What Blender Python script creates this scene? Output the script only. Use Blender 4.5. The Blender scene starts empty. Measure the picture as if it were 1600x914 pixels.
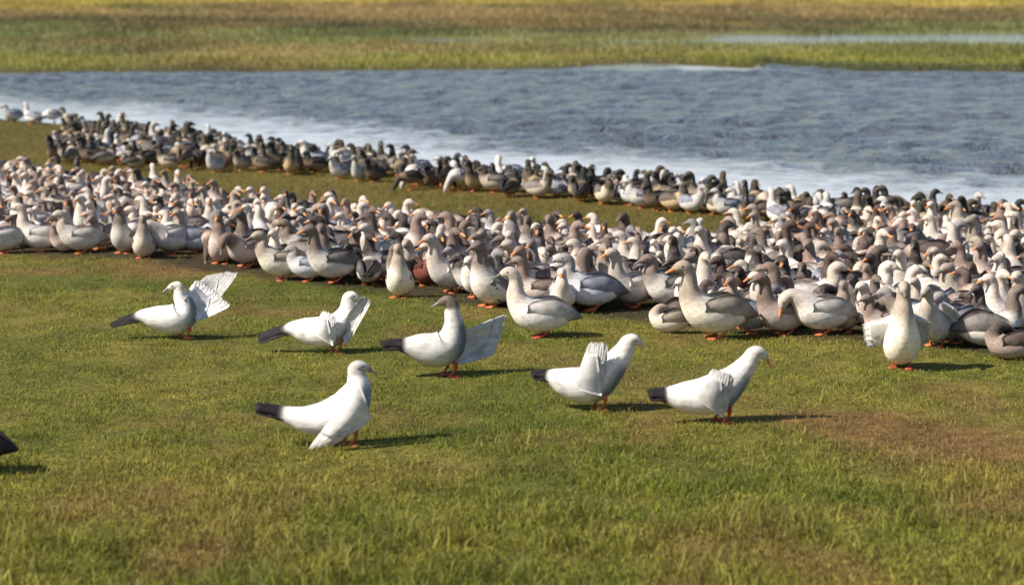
import bpy, math, random
import numpy as np
from mathutils import Vector, Matrix

random.seed(7)
rng = np.random.default_rng(7)
sc = bpy.context.scene
COL = sc.collection

# ------------------------------------------------------------------ camera, sky, sun, exposure
F = 3778.0                      # focal length in pixels of the 1600 wide photograph
CAM_H = 2.8
PITCH = math.atan((457 + 40) / F)
cam_d = bpy.data.cameras.new('camera')
cam = bpy.data.objects.new('camera', cam_d)
COL.objects.link(cam)
cam_d.sensor_width = 36.0
cam_d.lens = F * 36.0 / 1600.0
cam_d.clip_end = 20000
cam.location = (0, 0, CAM_H)
cam.rotation_euler = (math.pi / 2 - PITCH, 0, 0)
cam_d.dof.use_dof = True
cam_d.dof.focus_distance = 18.0
cam_d.dof.aperture_fstop = 2.1
sc.camera = cam

SUN_EL = math.radians(41)
SUN_V = Vector((-0.93, -0.37, 0)).normalized() * math.cos(SUN_EL) + Vector((0, 0, math.sin(SUN_EL)))
world = bpy.data.worlds.new('World')
sc.world = world
world.use_nodes = True
wn = world.node_tree
sky = wn.nodes.new('ShaderNodeTexSky')
sky.sky_type = 'NISHITA'
sky.sun_disc = False
sky.sun_elevation = SUN_EL
sky.sun_rotation = math.atan2(SUN_V.x, SUN_V.y) % (2 * math.pi)
sky.air_density = 1.0
sky.dust_density = 1.0
sky.ozone_density = 1.6
bg = wn.nodes['Background']
bg.inputs['Strength'].default_value = 0.082
wn.links.new(sky.outputs[0], bg.inputs['Color'])

sun_d = bpy.data.lights.new('sun', 'SUN')
sun_d.energy = 5.0
sun_d.angle = math.radians(0.8)
sun_d.color = (1.0, 0.925, 0.82)
sun = bpy.data.objects.new('sun', sun_d)
COL.objects.link(sun)
sun.rotation_euler = SUN_V.to_track_quat('Z', 'Y').to_euler()
sun.location = (-20, -10, 30)

sc.view_settings.view_transform = 'Standard'
sc.view_settings.look = 'None'
sc.view_settings.exposure = 0.66
sc.view_settings.gamma = 1.0
sc.view_settings.use_curve_mapping = False
sc.cycles.use_denoising = True
sc.cycles.max_bounces = 6
sc.cycles.sample_clamp_direct = 5.0


def ground(px, py, z=0.0):
    """where the line of sight through a point of the photograph meets the ground"""
    cx, cy = (px - 800) / F, (457 - py) / F
    s, c = math.sin(PITCH), math.cos(PITCH)
    d = (cx, cy * s + c, cy * c - s)
    t = (z - CAM_H) / d[2]
    return d[0] * t, d[1] * t


# ------------------------------------------------------------------ helpers
def P(o, label=None, cat=None, group=None, kind=None):
    if label: o['label'] = label
    if cat: o['category'] = cat
    if group: o['group'] = group
    if kind: o['kind'] = kind
    return o


def _hash(ix, iy, seed):
    n = (ix.astype(np.int64) * 374761393 + iy.astype(np.int64) * 668265263 + seed * 1442695041) & 0x7fffffff
    n = ((n ^ (n >> 13)) * 1274126177) & 0x7fffffff
    return ((n ^ (n >> 16)) & 0xffff) / 65535.0


def vnoise(x, y, seed=0):
    x = np.asarray(x, float); y = np.asarray(y, float)
    ix, iy = np.floor(x), np.floor(y)
    fx, fy = x - ix, y - iy
    fx = fx * fx * (3 - 2 * fx); fy = fy * fy * (3 - 2 * fy)
    a = _hash(ix, iy, seed); b = _hash(ix + 1, iy, seed)
    c = _hash(ix, iy + 1, seed); d = _hash(ix + 1, iy + 1, seed)
    return (a * (1 - fx) + b * fx) * (1 - fy) + (c * (1 - fx) + d * fx) * fy


def fbm(x, y, seed=0, octv=4):
    t, amp, tot = 0, 1.0, 0
    for k in range(octv):
        t = t + amp * vnoise(np.asarray(x) * 2 ** k + 17 * k, np.asarray(y) * 2 ** k - 9 * k, seed + k)
        tot += amp; amp *= .5
    return t / tot


def sstep(a, b, x):
    t = np.clip((np.asarray(x, float) - a) / (b - a), 0, 1)
    return t * t * (3 - 2 * t)


def lerp3(a, b, t):
    return np.asarray(a) * (1 - t[..., None]) + np.asarray(b) * t[..., None]


def np_mesh(name, verts, faces, mats, color=None, cname='tint', smooth=True, mat_idx=None):
    """mesh from numpy arrays; faces is a list of (n, k) index arrays"""
    me = bpy.data.meshes.new(name)
    nv = len(verts)
    me.vertices.add(nv)
    me.vertices.foreach_set('co', np.asarray(verts, np.float32).ravel())
    loops = np.concatenate([f.ravel() for f in faces]).astype(np.int32)
    sizes = np.concatenate([np.full(len(f), f.shape[1]) for f in faces])
    starts = np.concatenate([[0], np.cumsum(sizes)[:-1]]).astype(np.int32)
    me.loops.add(len(loops))
    me.loops.foreach_set('vertex_index', loops)
    me.polygons.add(len(sizes))
    me.polygons.foreach_set('loop_start', starts)
    if mat_idx is not None:
        me.polygons.foreach_set('material_index', np.asarray(mat_idx, np.int32))
    me.polygons.foreach_set('use_smooth', np.full(len(sizes), smooth))
    me.update(calc_edges=True)
    me.validate()
    if color is not None:
        at = me.attributes.new(cname, 'FLOAT_COLOR', 'POINT')
        c = np.ones((nv, 4), np.float32); c[:, :color.shape[1]] = color
        at.data.foreach_set('color', c.ravel())
    for m in mats:
        me.materials.append(m)
    return me


def link(name, me, parent=None):
    o = bpy.data.objects.new(name, me)
    COL.objects.link(o)
    if parent is not None: o.parent = parent
    return o


def new_mat(name):
    m = bpy.data.materials.new(name)
    m.use_nodes = True
    nt = m.node_tree
    return m, nt, nt.nodes['Principled BSDF'], nt.nodes['Material Output']


def node(nt, typ, **kw):
    n = nt.nodes.new(typ)
    for k, v in kw.items():
        if k.startswith('i_'):
            n.inputs[k[2:].replace('_', ' ')].default_value = v
        else:
            setattr(n, k, v)
    return n


# ------------------------------------------------------------------ shape of the land
near_px = [(-900, 118), (-350, 150), (0, 184), (120, 192), (300, 216), (450, 236), (600, 256), (800, 279), (1000, 300), (1200, 326), (1400, 342), (1600, 352), (2000, 372), (2600, 400)]
near_xy = np.array([ground(*p) for p in near_px])
far_px = [(-900, 108), (0, 111), (300, 110), (600, 108), (850, 106), (930, 100), (1000, 97), (1185, 97), (1200, 107), (1330, 109), (1600, 110), (2500, 110)]
far_xy = np.array([ground(*p) for p in far_px])
WATER_Z = -0.05


def y_near(x):
    x = np.asarray(x, float)
    return np.interp(x, near_xy[::1, 0][np.argsort(near_xy[:, 0])], near_xy[np.argsort(near_xy[:, 0]), 1]) + (fbm(x * .9, x * 0 + 3, 5, 3) - .5) * .9


def y_far(x):
    x = np.asarray(x, float)
    o = np.argsort(far_xy[:, 0])
    return np.interp(x, far_xy[o, 0], far_xy[o, 1]) + (fbm(x * .25, x * 0 + 8, 11, 3) - .5) * 1.4


def channel(x, y):
    """shallow pools lying in the far marsh: 1 inside"""
    x = np.asarray(x, float); y = np.asarray(y, float)
    w = (fbm(x * .14, y * .10, 21, 4) - .5) * 26
    a = sstep(3, 12, x + w) * sstep(97, 101, y + w * .3) * (1 - sstep(114, 119, y + w * .3))
    b = np.exp(-((x + 2.5) / 3.5) ** 2 - ((y - 104 + w * .2) / 5) ** 2)
    return np.maximum(a, sstep(.35, .7, b) * .8)


def land_z(x, y):
    x = np.asarray(x, float); y = np.asarray(y, float)
    s1 = y - y_near(x); s2 = y_far(x) - y
    inside = np.minimum(s1, s2)                      # above 0 in the lake
    z = np.where(inside > 0, WATER_Z - .45 * sstep(0, 4, inside), WATER_Z + .05 * sstep(0, 1.2, -inside))
    bump = (fbm(x * .55, y * .55, 31, 4) - .5) * .09 + (fbm(x * 2.4, y * 2.4, 33, 3) - .5) * .035
    z = z + bump * sstep(0.1, 2.0, -inside)
    far = sstep(0, 4, y - y_far(x)) * (y > y_near(x) + 5)
    z = z + far * .06 - far * .22 * channel(x, y)
    return z


GA = np.array([0.125, 0.165, 0.017])      # lush green
GB = np.array([0.262, 0.238, 0.042])      # yellow green
BR = np.array([0.260, 0.158, 0.050])      # dry stems
SO = np.array([0.075, 0.055, 0.028])      # damp soil
GD = np.array([0.370, 0.300, 0.075])      # yellow far meadow

bare = []
for px, py, rx, ry, k in [(1480, 690, 190, 40, 1.1), (1330, 660, 110, 18, .8), (1560, 780, 120, 40, .5), (330, 655, 200, 12, .35), (60, 425, 120, 10, .5), (250, 420, 130, 12, .7),
                          (700, 740, 200, 22, .25), (350, 860, 170, 40, .25), (900, 690, 140, 15, .25), (1150, 860, 160, 30, .15), (300, 512, 60, 8, .4), (1290, 800, 120, 14, .3)]:
    x0, y0 = ground(px, py)
    xr = rx * y0 / F
    yr = abs(ground(px, py - ry)[1] - ground(px, py + ry)[1]) / 2
    bare.append((x0, y0, xr, yr, k))


def bareness(x, y):
    b = np.zeros_like(np.asarray(x, float))
    for x0, y0, xr, yr, k in bare:
        b = np.maximum(b, k * np.exp(-(((x - x0) / xr) ** 2 + ((y - y0) / yr) ** 2) ** 1.3))
    n = fbm(x * 1.3, y * .8, 41, 4)
    b = b * (.55 + .9 * n) + .5 * sstep(.58, .8, n)
    return np.clip(b, 0, 1)


def meadow(x, y):
    """colour of the plant cover at a place (linear)"""
    x = np.asarray(x, float); y = np.asarray(y, float)
    n1 = fbm(x * .6, y * .45, 51, 4); n2 = fbm(x * 3.1, y * 2.2, 53, 3)
    c = lerp3(GA, GB, np.clip(sstep(.3, .72, n1) * .75 + (n2 - .5) * .9 + .1, 0, 1))
    c = lerp3(c, BR, np.clip(bareness(x, y) * 1.0, 0, 1))
    n3 = fbm(x * 9, y * 6, 55, 3)
    c = c * (.55 + .9 * n3)[..., None]
    # strip between the two flocks: trampled, olive brown
    mid = sstep(23, 27, y) * (y < y_near(x) + 3)
    c = lerp3(c, c * .38 + np.array([.150, .095, .020]) * .55, mid * .85)
    # far marsh: zones of different plants one behind the other
    w = (fbm(x * .07, y * .03, 61, 4) - .5)
    far = (y > y_near(x) + 5) * 1.0
    yy = y * (1 + w * .5)
    fcol = lerp3(np.array([.190, .185, .040]), np.array([.165, .165, .060]), sstep(76, 88, yy))
    fcol = lerp3(fcol, np.array([.115, .100, .045]), sstep(116, 124, yy))
    fcol = lerp3(fcol, np.array([.235, .170, .075]), sstep(136, 160, yy))
    fcol = lerp3(fcol, GD, sstep(185, 215, yy))
    fcol = lerp3(fcol, np.array([.045, .060, .022]), sstep(7.0, 8.2, x) * (1 - sstep(1.5, 5.5, y - y_far(x))) * .8)
    q_ = fbm(x * .12, y * .045, 67, 4)
    fcol = lerp3(fcol, np.array([.215, .165, .060]), sstep(.52, .75, q_) * .7)
    fcol = lerp3(fcol, np.array([.09, .11, .035]), sstep(.48, .25, q_) * .6)
    p = fbm(x * .22, y * .07, 63, 4)
    fcol = fcol * (.62 + 1.1 * p)[..., None]
    return lerp3(c, fcol, far)


# ------------------------------------------------------------------ ground and water sheets
def fan_grid(y_list, u):
    Y, U = np.meshgrid(np.asarray(y_list), np.asarray(u), indexing='ij')
    X = U * (Y * .36 + 3.0)
    nr, nc = Y.shape
    idx = np.arange(nr * nc).reshape(nr, nc)
    f = np.stack([idx[:-1, :-1], idx[:-1, 1:], idx[1:, 1:], idx[1:, :-1]], -1).reshape(-1, 4)
    return X.ravel(), Y.ravel(), f


ys = np.concatenate([np.linspace(-60, 4, 14), np.geomspace(5, 24, 190), np.linspace(24.15, 52, 190), np.geomspace(52.5, 130, 150), np.geomspace(133, 400, 60), np.geomspace(430, 9000, 26)])
us = np.concatenate([[-40, -14, -6, -3.5, -2.2], np.linspace(-1.6, 1.6, 190), [2.2, 3.5, 6, 14, 40]])
GX, GY, GF = fan_grid(ys, us)
GX = np.where(GY < 6, np.sign(GX) * np.maximum(np.abs(GX), np.abs(np.tile(us, len(ys))) * 5), GX)
m, nt, bs, out = new_mat('meadow_soil')
at = node(nt, 'ShaderNodeAttribute', attribute_name='tint')
tc = node(nt, 'ShaderNodeTexCoord')
n1 = node(nt, 'ShaderNodeTexNoise', i_Scale=9.0, i_Detail=6.0, i_Roughness=.7)
cr = node(nt, 'ShaderNodeValToRGB')
cr.color_ramp.elements[0].position = .3; cr.color_ramp.elements[0].color = (.45, .42, .38, 1)
cr.color_ramp.elements[1].position = .72; cr.color_ramp.elements[1].color = (1.25, 1.2, 1.1, 1)
mx = node(nt, 'ShaderNodeMix', data_type='RGBA', blend_type='MULTIPLY'); mx.inputs[0].default_value = 1
nt.links.new(tc.outputs['Object'], n1.inputs['Vector'])
nt.links.new(n1.outputs[0], cr.inputs[0])
nt.links.new(at.outputs['Color'], mx.inputs[6]); nt.links.new(cr.outputs[0], mx.inputs[7])
nt.links.new(mx.outputs[2], bs.inputs['Base Color'])
bs.inputs['Roughness'].default_value = .9
bs.inputs['Specular IOR Level'].default_value = .15
bp = node(nt, 'ShaderNodeBump', i_Strength=.7, i_Distance=.03)
n2 = node(nt, 'ShaderNodeTexNoise', i_Scale=30.0, i_Detail=5.0)
nt.links.new(tc.outputs['Object'], n2.inputs['Vector'])
nt.links.new(n2.outputs[0], bp.inputs['Height']); nt.links.new(bp.outputs[0], bs.inputs['Normal'])
M_SOIL = m
gcol = meadow(GX, GY)
near_land = (GY < y_near(GX))
damp = sstep(-1.6, .2, GY - y_near(GX)) * sstep(-6, -.3, y_far(GX) - GY)
gcol = np.where((GY < 60)[:, None], lerp3(gcol * .8, SO, .35 * np.ones(len(GX))), gcol)
gcol = lerp3(gcol, np.array([.05, .042, .026]), damp * .8)
def to_px_np(gx_, gy_):
    s_, c_ = math.sin(PITCH), math.cos(PITCH)
    zc = np.maximum(gy_ * c_ + CAM_H * s_, .5)
    return 800 + F * gx_ / zc, 457 - F * (gy_ * s_ - CAM_H * c_) / zc


# turf trodden bare under the birds, painted darker for the shade between them
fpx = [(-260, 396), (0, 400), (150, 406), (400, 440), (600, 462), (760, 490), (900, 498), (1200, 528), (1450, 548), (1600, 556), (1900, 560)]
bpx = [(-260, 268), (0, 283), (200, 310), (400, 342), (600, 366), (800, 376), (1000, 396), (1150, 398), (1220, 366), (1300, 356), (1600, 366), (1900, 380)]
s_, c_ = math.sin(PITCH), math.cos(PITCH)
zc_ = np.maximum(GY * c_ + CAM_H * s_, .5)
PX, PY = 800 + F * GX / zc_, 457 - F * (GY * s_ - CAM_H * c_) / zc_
trod_shade = sstep(2, -10, PY - np.interp(PX, *zip(*fpx)) + (fbm(GX * 2, GY * 2, 91, 3) - .5) * 14) * sstep(-6, 6, PY - np.interp(PX, *zip(*bpx))) * (GY > 15) * (GY < 60)
gcol = lerp3(gcol, np.array([.035, .027, .018]), trod_shade * .9)
TROD = lambda gx_, gy_: (to_px_np(gx_, gy_)[1] < np.interp(to_px_np(gx_, gy_)[0], *zip(*fpx)) - 4) & (to_px_np(gx_, gy_)[1] > np.interp(to_px_np(gx_, gy_)[0], *zip(*bpx)))
ground_o = link('ground', np_mesh('ground', np.stack([GX, GY, land_z(GX, GY)], 1), [GF], [M_SOIL], gcol))
P(ground_o, 'flat grazed meadow running down to the lake and on beyond it', kind='structure')

# water: one sheet over the lake and the far pools; choppy in the open, smooth in the lee of the bank and in the pools
wy = np.concatenate([np.linspace(14, 24, 14), np.linspace(24.2, 75, 400), np.geomspace(75.3, 124, 50)])
wu = np.concatenate([np.linspace(-2.3, -1.35, 14), np.linspace(-1.3, 1.3, 380), np.linspace(1.35, 2.3, 14)])
WX, WY, WF = fan_grid(wy, wu)
s1 = WY - y_near(WX)
calm = 1 - sstep(1.5, 9.5, s1 + (fbm(WX * .35, WY * .25, 71, 3) - .5) * 5)
inlet = sstep(-.3, .6, WX - ground(900, 100)[0]) * (1 - sstep(-.4, .4, WX - ground(1185, 100)[0])) * sstep(-1.0, .3, WY - ground(1000, 108)[1])
calm = np.clip(np.maximum(calm, np.maximum(inlet, (WY > y_far(WX) + 3) * 1.0)), 0, 1)
m, nt, bs, out = new_mat('lake_water')
at = node(nt, 'ShaderNodeAttribute', attribute_name='tint')
sep = node(nt, 'ShaderNodeSeparateColor')
nt.links.new(at.outputs['Color'], sep.inputs[0])
tc = node(nt, 'ShaderNodeTexCoord')
mp = node(nt, 'ShaderNodeMapping'); mp.inputs['Scale'].default_value = (1.5, .75, 1)
mp.inputs['Rotation'].default_value = (0, 0, .12)
nt.links.new(tc.outputs['Object'], mp.inputs[0])
w1 = node(nt, 'ShaderNodeTexNoise', i_Scale=1.0, i_Detail=5.0, i_Roughness=.7, i_Distortion=.8)
nt.links.new(mp.outputs[0], w1.inputs['Vector'])
mr = node(nt, 'ShaderNodeMapRange'); mr.inputs['To Min'].default_value = 1.0; mr.inputs['To Max'].default_value = .05
nt.links.new(sep.outputs[0], mr.inputs[0])
bp = node(nt, 'ShaderNodeBump', i_Distance=.9)
nt.links.new(mr.outputs[0], bp.inputs['Strength'])
nt.links.new(w1.outputs[0], bp.inputs['Height']); nt.links.new(bp.outputs[0], bs.inputs['Normal'])
bs.inputs['Base Color'].default_value = (.090, .102, .116, 1)
# sky glare along the near shore and inlet, painted as pale broken streaks
fm = node(nt, 'ShaderNodeMapping'); fm.inputs['Scale'].default_value = (.8, .75, 1)
nt.links.new(tc.outputs['Object'], fm.inputs[0])
fz = node(nt, 'ShaderNodeTexNoise', i_Scale=2.4, i_Detail=6.0, i_Roughness=.68, i_Distortion=.5)
nt.links.new(fm.outputs[0], fz.inputs['Vector'])
fa = node(nt, 'ShaderNodeMath', operation='MULTIPLY_ADD'); fa.inputs[1].default_value = .75; fa.inputs[2].default_value = -.50
nt.links.new(sep.outputs[1], fa.inputs[0])
fb = node(nt, 'ShaderNodeMath', operation='ADD'); nt.links.new(fa.outputs[0], fb.inputs[0]); nt.links.new(fz.outputs[0], fb.inputs[1])
fr = node(nt, 'ShaderNodeMapRange', interpolation_type='SMOOTHSTEP'); fr.inputs['From Min'].default_value = .20; fr.inputs['From Max'].default_value = .74; fr.inputs['To Max'].default_value = .62
nt.links.new(fb.outputs[0], fr.inputs[0])
shore_glare = node(nt, 'ShaderNodeBsdfDiffuse'); shore_glare.inputs['Color'].default_value = (.50, .545, .60, 1)
fmix = node(nt, 'ShaderNodeMixShader')
nt.links.new(fr.outputs[0], fmix.inputs[0]); nt.links.new(bs.outputs[0], fmix.inputs[1]); nt.links.new(shore_glare.outputs[0], fmix.inputs[2])
nt.links.new(fmix.outputs[0], out.inputs['Surface'])
bs.inputs['Roughness'].default_value = .08
bs.inputs['IOR'].default_value = 1.333
ridge1 = 1 - np.abs(2 * fbm(WX * .75 + WY * .06, WY * .85, 171, 2) - 1)
ridge2 = fbm(WX * 1.7 - WY * .1, WY * 1.5, 173, 3)
gust = .35 + 1.1 * fbm(WX * .10, WY * .16, 175, 3)
WAVE = (1 - .9 * calm) * gust * ((ridge1 - .62) * .14 + (ridge2 - .5) * .19) * sstep(0, 2, s1) * (1 - sstep(-2.5, .5, WY - y_far(WX)))
wc = np.zeros((len(WX), 3)); wc[:, 0] = calm; wc[:, 1] = np.maximum((1 - sstep(.4, 15, s1 + (fbm(WX * .3, WY * .2, 73, 3) - .5) * 6)) * (1 - .30 * sstep(3, -12, WX)), inlet * (.25 + .45 * sstep(ground(1040, 100)[0] - .3, ground(1070, 100)[0], WX))) * (WY < y_far(WX) + 12)  # green channel: mask of the painted glare
water_o = link('water', np_mesh('water', np.stack([WX, WY, WATER_Z + WAVE], 1), [WF], [m], wc))
P(water_o, 'blue grey lake with small ripples, paler along the near shore', kind='structure')

# ------------------------------------------------------------------ grass
m, nt, bs, out = new_mat('grass_blade')
at = node(nt, 'ShaderNodeAttribute', attribute_name='tint')
nt.links.new(at.outputs['Color'], bs.inputs['Base Color'])
bs.inputs['Roughness'].default_value = .55
bs.inputs['Specular IOR Level'].default_value = .25
tr = node(nt, 'ShaderNodeBsdfTranslucent')
nt.links.new(at.outputs['Color'], tr.inputs['Color'])
ms = node(nt, 'ShaderNodeMixShader'); ms.inputs[0].default_value = .42
nt.links.new(bs.outputs[0], ms.inputs[1]); nt.links.new(tr.outputs[0], ms.inputs[2])
nt.links.new(ms.outputs[0], out.inputs['Surface'])
M_GRASS = m


def sample_fan(n, d0, d1, power, margin, extra=1.2):
    """points over the ground ahead, thinning out with distance"""
    u = rng.random(n)
    a = 2 - power
    d = (d0 ** a + u * (d1 ** a - d0 ** a)) ** (1 / a) if abs(a) > 1e-6 else d0 * (d1 / d0) ** u
    half = d * (800 / F) * margin + extra
    return (rng.random(n) * 2 - 1) * half, d


def blades(name, x, y, h, w, lean, col, label, segs=2):
    n = len(x)
    z = land_z(x, y) - .006
    th = rng.random(n) * 2 * np.pi
    fx, fy = np.cos(th), np.sin(th)                   # bend direction
    yaw = rng.random(n) * np.pi
    sx, sy = np.cos(yaw), np.sin(yaw)
    base = np.stack([x, y, z], 1)
    side = np.stack([sx, sy, sx * 0], 1) * (w / 2)[:, None]
    fwd = np.stack([fx, fy, fx * 0], 1)
    up = np.array([0, 0, 1.0])
    if segs == 2:
        mid = base + fwd * (h * lean * .3)[:, None] + up * (h * .55)[:, None]
        tip = base + fwd * (h * lean)[:, None] + up * (h * (1 - .35 * lean))[:, None]
        V = np.stack([base - side, base + side, mid + side * .8, mid - side * .8, tip], 1).reshape(-1, 3)
        i = np.arange(n)[:, None] * 5
        faces = [np.concatenate([i, i + 1, i + 2, i + 3], 1), np.concatenate([i + 3, i + 2, i + 4], 1)]
        k = 5
    else:
        tip = base + fwd * (h * lean)[:, None] + up * h[:, None]
        V = np.stack([base - side, base + side, tip], 1).reshape(-1, 3)
        i = np.arange(n)[:, None] * 3
        faces = [np.concatenate([i, i + 1, i + 2], 1)]
        k = 3
    me = np_mesh(name, V, faces, [M_GRASS], np.repeat(col, k, 0), smooth=False)
    o = link(name, me)
    return P(o, label, 'grass', kind='stuff')


def blade_colour(x, y, r, dry):
    c = meadow(x, y)
    c = c * (.45 + 1.15 * r)[:, None]
    straw = np.array([.30, .22, .085])
    c = lerp3(c, straw, dry)
    return np.clip(c, 0, 1)


n = 480000
x, y = sample_fan(n, 8.5, 25.5, 1.55, 1.25)
b = bareness(x, y)
clump = fbm(x * 3.4, y * 3.0, 81, 3)
keep = (rng.random(n) > .55 * b) & (~TROD(x, y) | (rng.random(n) < .15))
x, y, b, clump = x[keep], y[keep], b[keep], clump[keep]
n = len(x)
nearf = 1 - sstep(9.5, 17, y)
h = (.016 + .022 * rng.random(n) + .040 * nearf * rng.random(n)) * (.25 + 1.5 * clump)
tall = rng.random(n) < (.006 + .16 * nearf * sstep(.45, .7, clump))
h = np.where(tall, h * 1.9 + .035 * nearf + .01, h)
w = (.0035 + .003 * rng.random(n)) * (1 + .25 * sstep(12, 24, y) + .7 * nearf)
dry = np.where(rng.random(n) < .10 + .35 * b, .9, .0) * rng.random(n) + np.where(tall, .15, 0)
blades('grass', x, y, h, w, .25 + .75 * rng.random(n), blade_colour(x, y, rng.random(n), dry), 'short green grazed grass with dry brown patches in front of the flock')

n = 150000
x, y = sample_fan(n, 25.5, 56, 1.4, 1.3)
k = (y < y_near(x) - .15) & (~TROD(x, y) | (rng.random(n) < .15))
x, y = x[k], y[k]; n = len(x)
h = (.02 + .04 * rng.random(n)) * (.5 + fbm(x * 1.5, y * 1.5, 83, 3)); w = .008 + .006 * rng.random(n)
blades('bank_grass', x, y, h, w, .2 + .8 * rng.random(n), blade_colour(x, y, rng.random(n), (rng.random(n) < .08) * .6), 'olive trampled grass on the bank between the flock and the shore', segs=1)

n = 210000
x, y = sample_fan(n, 66, 290, 1.9, 1.35, 3)
k = (y > y_far(x) + .2) & ((channel(x, y) < .35) | (rng.random(n) < .30))
x, y = x[k], y[k]; n = len(x)
h = (.06 + .16 * rng.random(n)) * (.35 + 1.1 * fbm(x * .5, y * .12, 85, 3)) * (1 + sstep(80, 220, y)); w = (.03 + .03 * rng.random(n)) * (y / 75)
blades('marsh_grass', x, y, h, w, .2 + .5 * rng.random(n), blade_colour(x, y, rng.random(n), np.zeros(n)), 'yellow and olive marsh grass across the lake', segs=1)

# ------------------------------------------------------------------ bird materials
def plumage(name, breast, back, head, feather=40.0, tailtip=None):
    m, nt, bs, out = new_mat(name)
    at = node(nt, 'ShaderNodeAttribute', attribute_name='zone')
    sp = node(nt, 'ShaderNodeSeparateColor'); nt.links.new(at.outputs['Color'], sp.inputs[0])
    tc = node(nt, 'ShaderNodeTexCoord'); oi = node(nt, 'ShaderNodeObjectInfo')
    ad = node(nt, 'ShaderNodeVectorMath', operation='ADD')
    sc3 = node(nt, 'ShaderNodeVectorMath', operation='SCALE'); sc3.inputs['Scale'].default_value = 1.0
    cb = node(nt, 'ShaderNodeCombineXYZ')
    mu = node(nt, 'ShaderNodeMath', operation='MULTIPLY'); mu.inputs[1].default_value = 37.0
    nt.links.new(oi.outputs['Random'], mu.inputs[0]); nt.links.new(mu.outputs[0], cb.inputs[0])
    nt.links.new(tc.outputs['Object'], ad.inputs[0]); nt.links.new(cb.outputs[0], ad.inputs[1])
    nz = node(nt, 'ShaderNodeTexNoise', i_Scale=13.0, i_Detail=5.0, i_Roughness=.68)
    nt.links.new(ad.outputs[0], nz.inputs['Vector'])

    def blend(f, a, b):
        mxx = node(nt, 'ShaderNodeMix', data_type='RGBA')
        nt.links.new(f, mxx.inputs[0])
        for s, v in ((6, a), (7, b)):
            if isinstance(v, tuple): mxx.inputs[s].default_value = (*v, 1)
            else: nt.links.new(v, mxx.inputs[s])
        return mxx.outputs[2]

    def ragged(sock, amt=.55):
        """zone edge broken up by the noise"""
        a = node(nt, 'ShaderNodeMath', operation='MULTIPLY_ADD'); a.inputs[1].default_value = amt * 1.6; a.inputs[2].default_value = -amt * .8
        nt.links.new(nz.outputs[0], a.inputs[0])
        s = node(nt, 'ShaderNodeMath', operation='ADD'); s.use_clamp = True
        nt.links.new(sock, s.inputs[0]); nt.links.new(a.outputs[0], s.inputs[1])
        return s.outputs[0]

    c = blend(ragged(sp.outputs[1]), breast, back)
    c = blend(ragged(sp.outputs[0], .8), c, head)
    if tailtip: c = blend(sp.outputs[2], c, tailtip)
    # feather edges: rows of scallops
    mp = node(nt, 'ShaderNodeMapping'); mp.inputs['Scale'].default_value = (.55, 1, 1.2)
    nt.links.new(tc.outputs['Object'], mp.inputs[0])
    vo = node(nt, 'ShaderNodeTexVoronoi', i_Scale=feather)
    nt.links.new(mp.outputs[0], vo.inputs['Vector'])
    r2 = node(nt, 'ShaderNodeMapRange'); r2.inputs['From Max'].default_value = .7; r2.inputs['To Min'].default_value = .84; r2.inputs['To Max'].default_value = 1.12
    nt.links.new(vo.outputs['Distance'], r2.inputs[0])
    r3 = node(nt, 'ShaderNodeMapRange'); r3.inputs['To Min'].default_value = .70; r3.inputs['To Max'].default_value = 1.15
    nt.links.new(oi.outputs['Random'], r3.inputs[0])
    r4 = node(nt, 'ShaderNodeMapRange'); r4.inputs['From Min'].default_value = .3; r4.inputs['From Max'].default_value = .7; r4.inputs['To Min'].default_value = .62; r4.inputs['To Max'].default_value = 1.15
    nt.links.new(nz.outputs[0], r4.inputs[0])
    m1 = node(nt, 'ShaderNodeMath', operation='MULTIPLY'); nt.links.new(r2.outputs[0], m1.inputs[0]); nt.links.new(r3.outputs[0], m1.inputs[1])
    m2 = node(nt, 'ShaderNodeMath', operation='MULTIPLY'); nt.links.new(m1.outputs[0], m2.inputs[0]); nt.links.new(r4.outputs[0], m2.inputs[1])
    vm = node(nt, 'ShaderNodeVectorMath', operation='SCALE')
    nt.links.new(c, vm.inputs[0]); nt.links.new(m2.outputs[0], vm.inputs['Scale'])
    nt.links.new(vm.outputs[0], bs.inputs['Base Color'])
    bs.inputs['Roughness'].default_value = .75
    bs.inputs['Specular IOR Level'].default_value = .2
    bp = node(nt, 'ShaderNodeBump', i_Strength=.16, i_Distance=.008)
    nt.links.new(vo.outputs['Distance'], bp.inputs['Height']); nt.links.new(bp.outputs[0], bs.inputs['Normal'])
    return m


def plain(name, c, rough=.5, nscale=40, amt=.3):
    m, nt, bs, out = new_mat(name)
    tc = node(nt, 'ShaderNodeTexCoord')
    nz = node(nt, 'ShaderNodeTexNoise', i_Scale=float(nscale), i_Detail=4.0)
    nt.links.new(tc.outputs['Object'], nz.inputs['Vector'])
    mxx = node(nt, 'ShaderNodeMix', data_type='RGBA')
    nt.links.new(nz.outputs[0], mxx.inputs[0])
    mxx.inputs[6].default_value = (*[v * (1 - amt) for v in c], 1); mxx.inputs[7].default_value = (*[min(1, v * (1 + amt)) for v in c], 1)
    nt.links.new(mxx.outputs[2], bs.inputs['Base Color'])
    bs.inputs['Roughness'].default_value = rough
    return m


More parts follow.
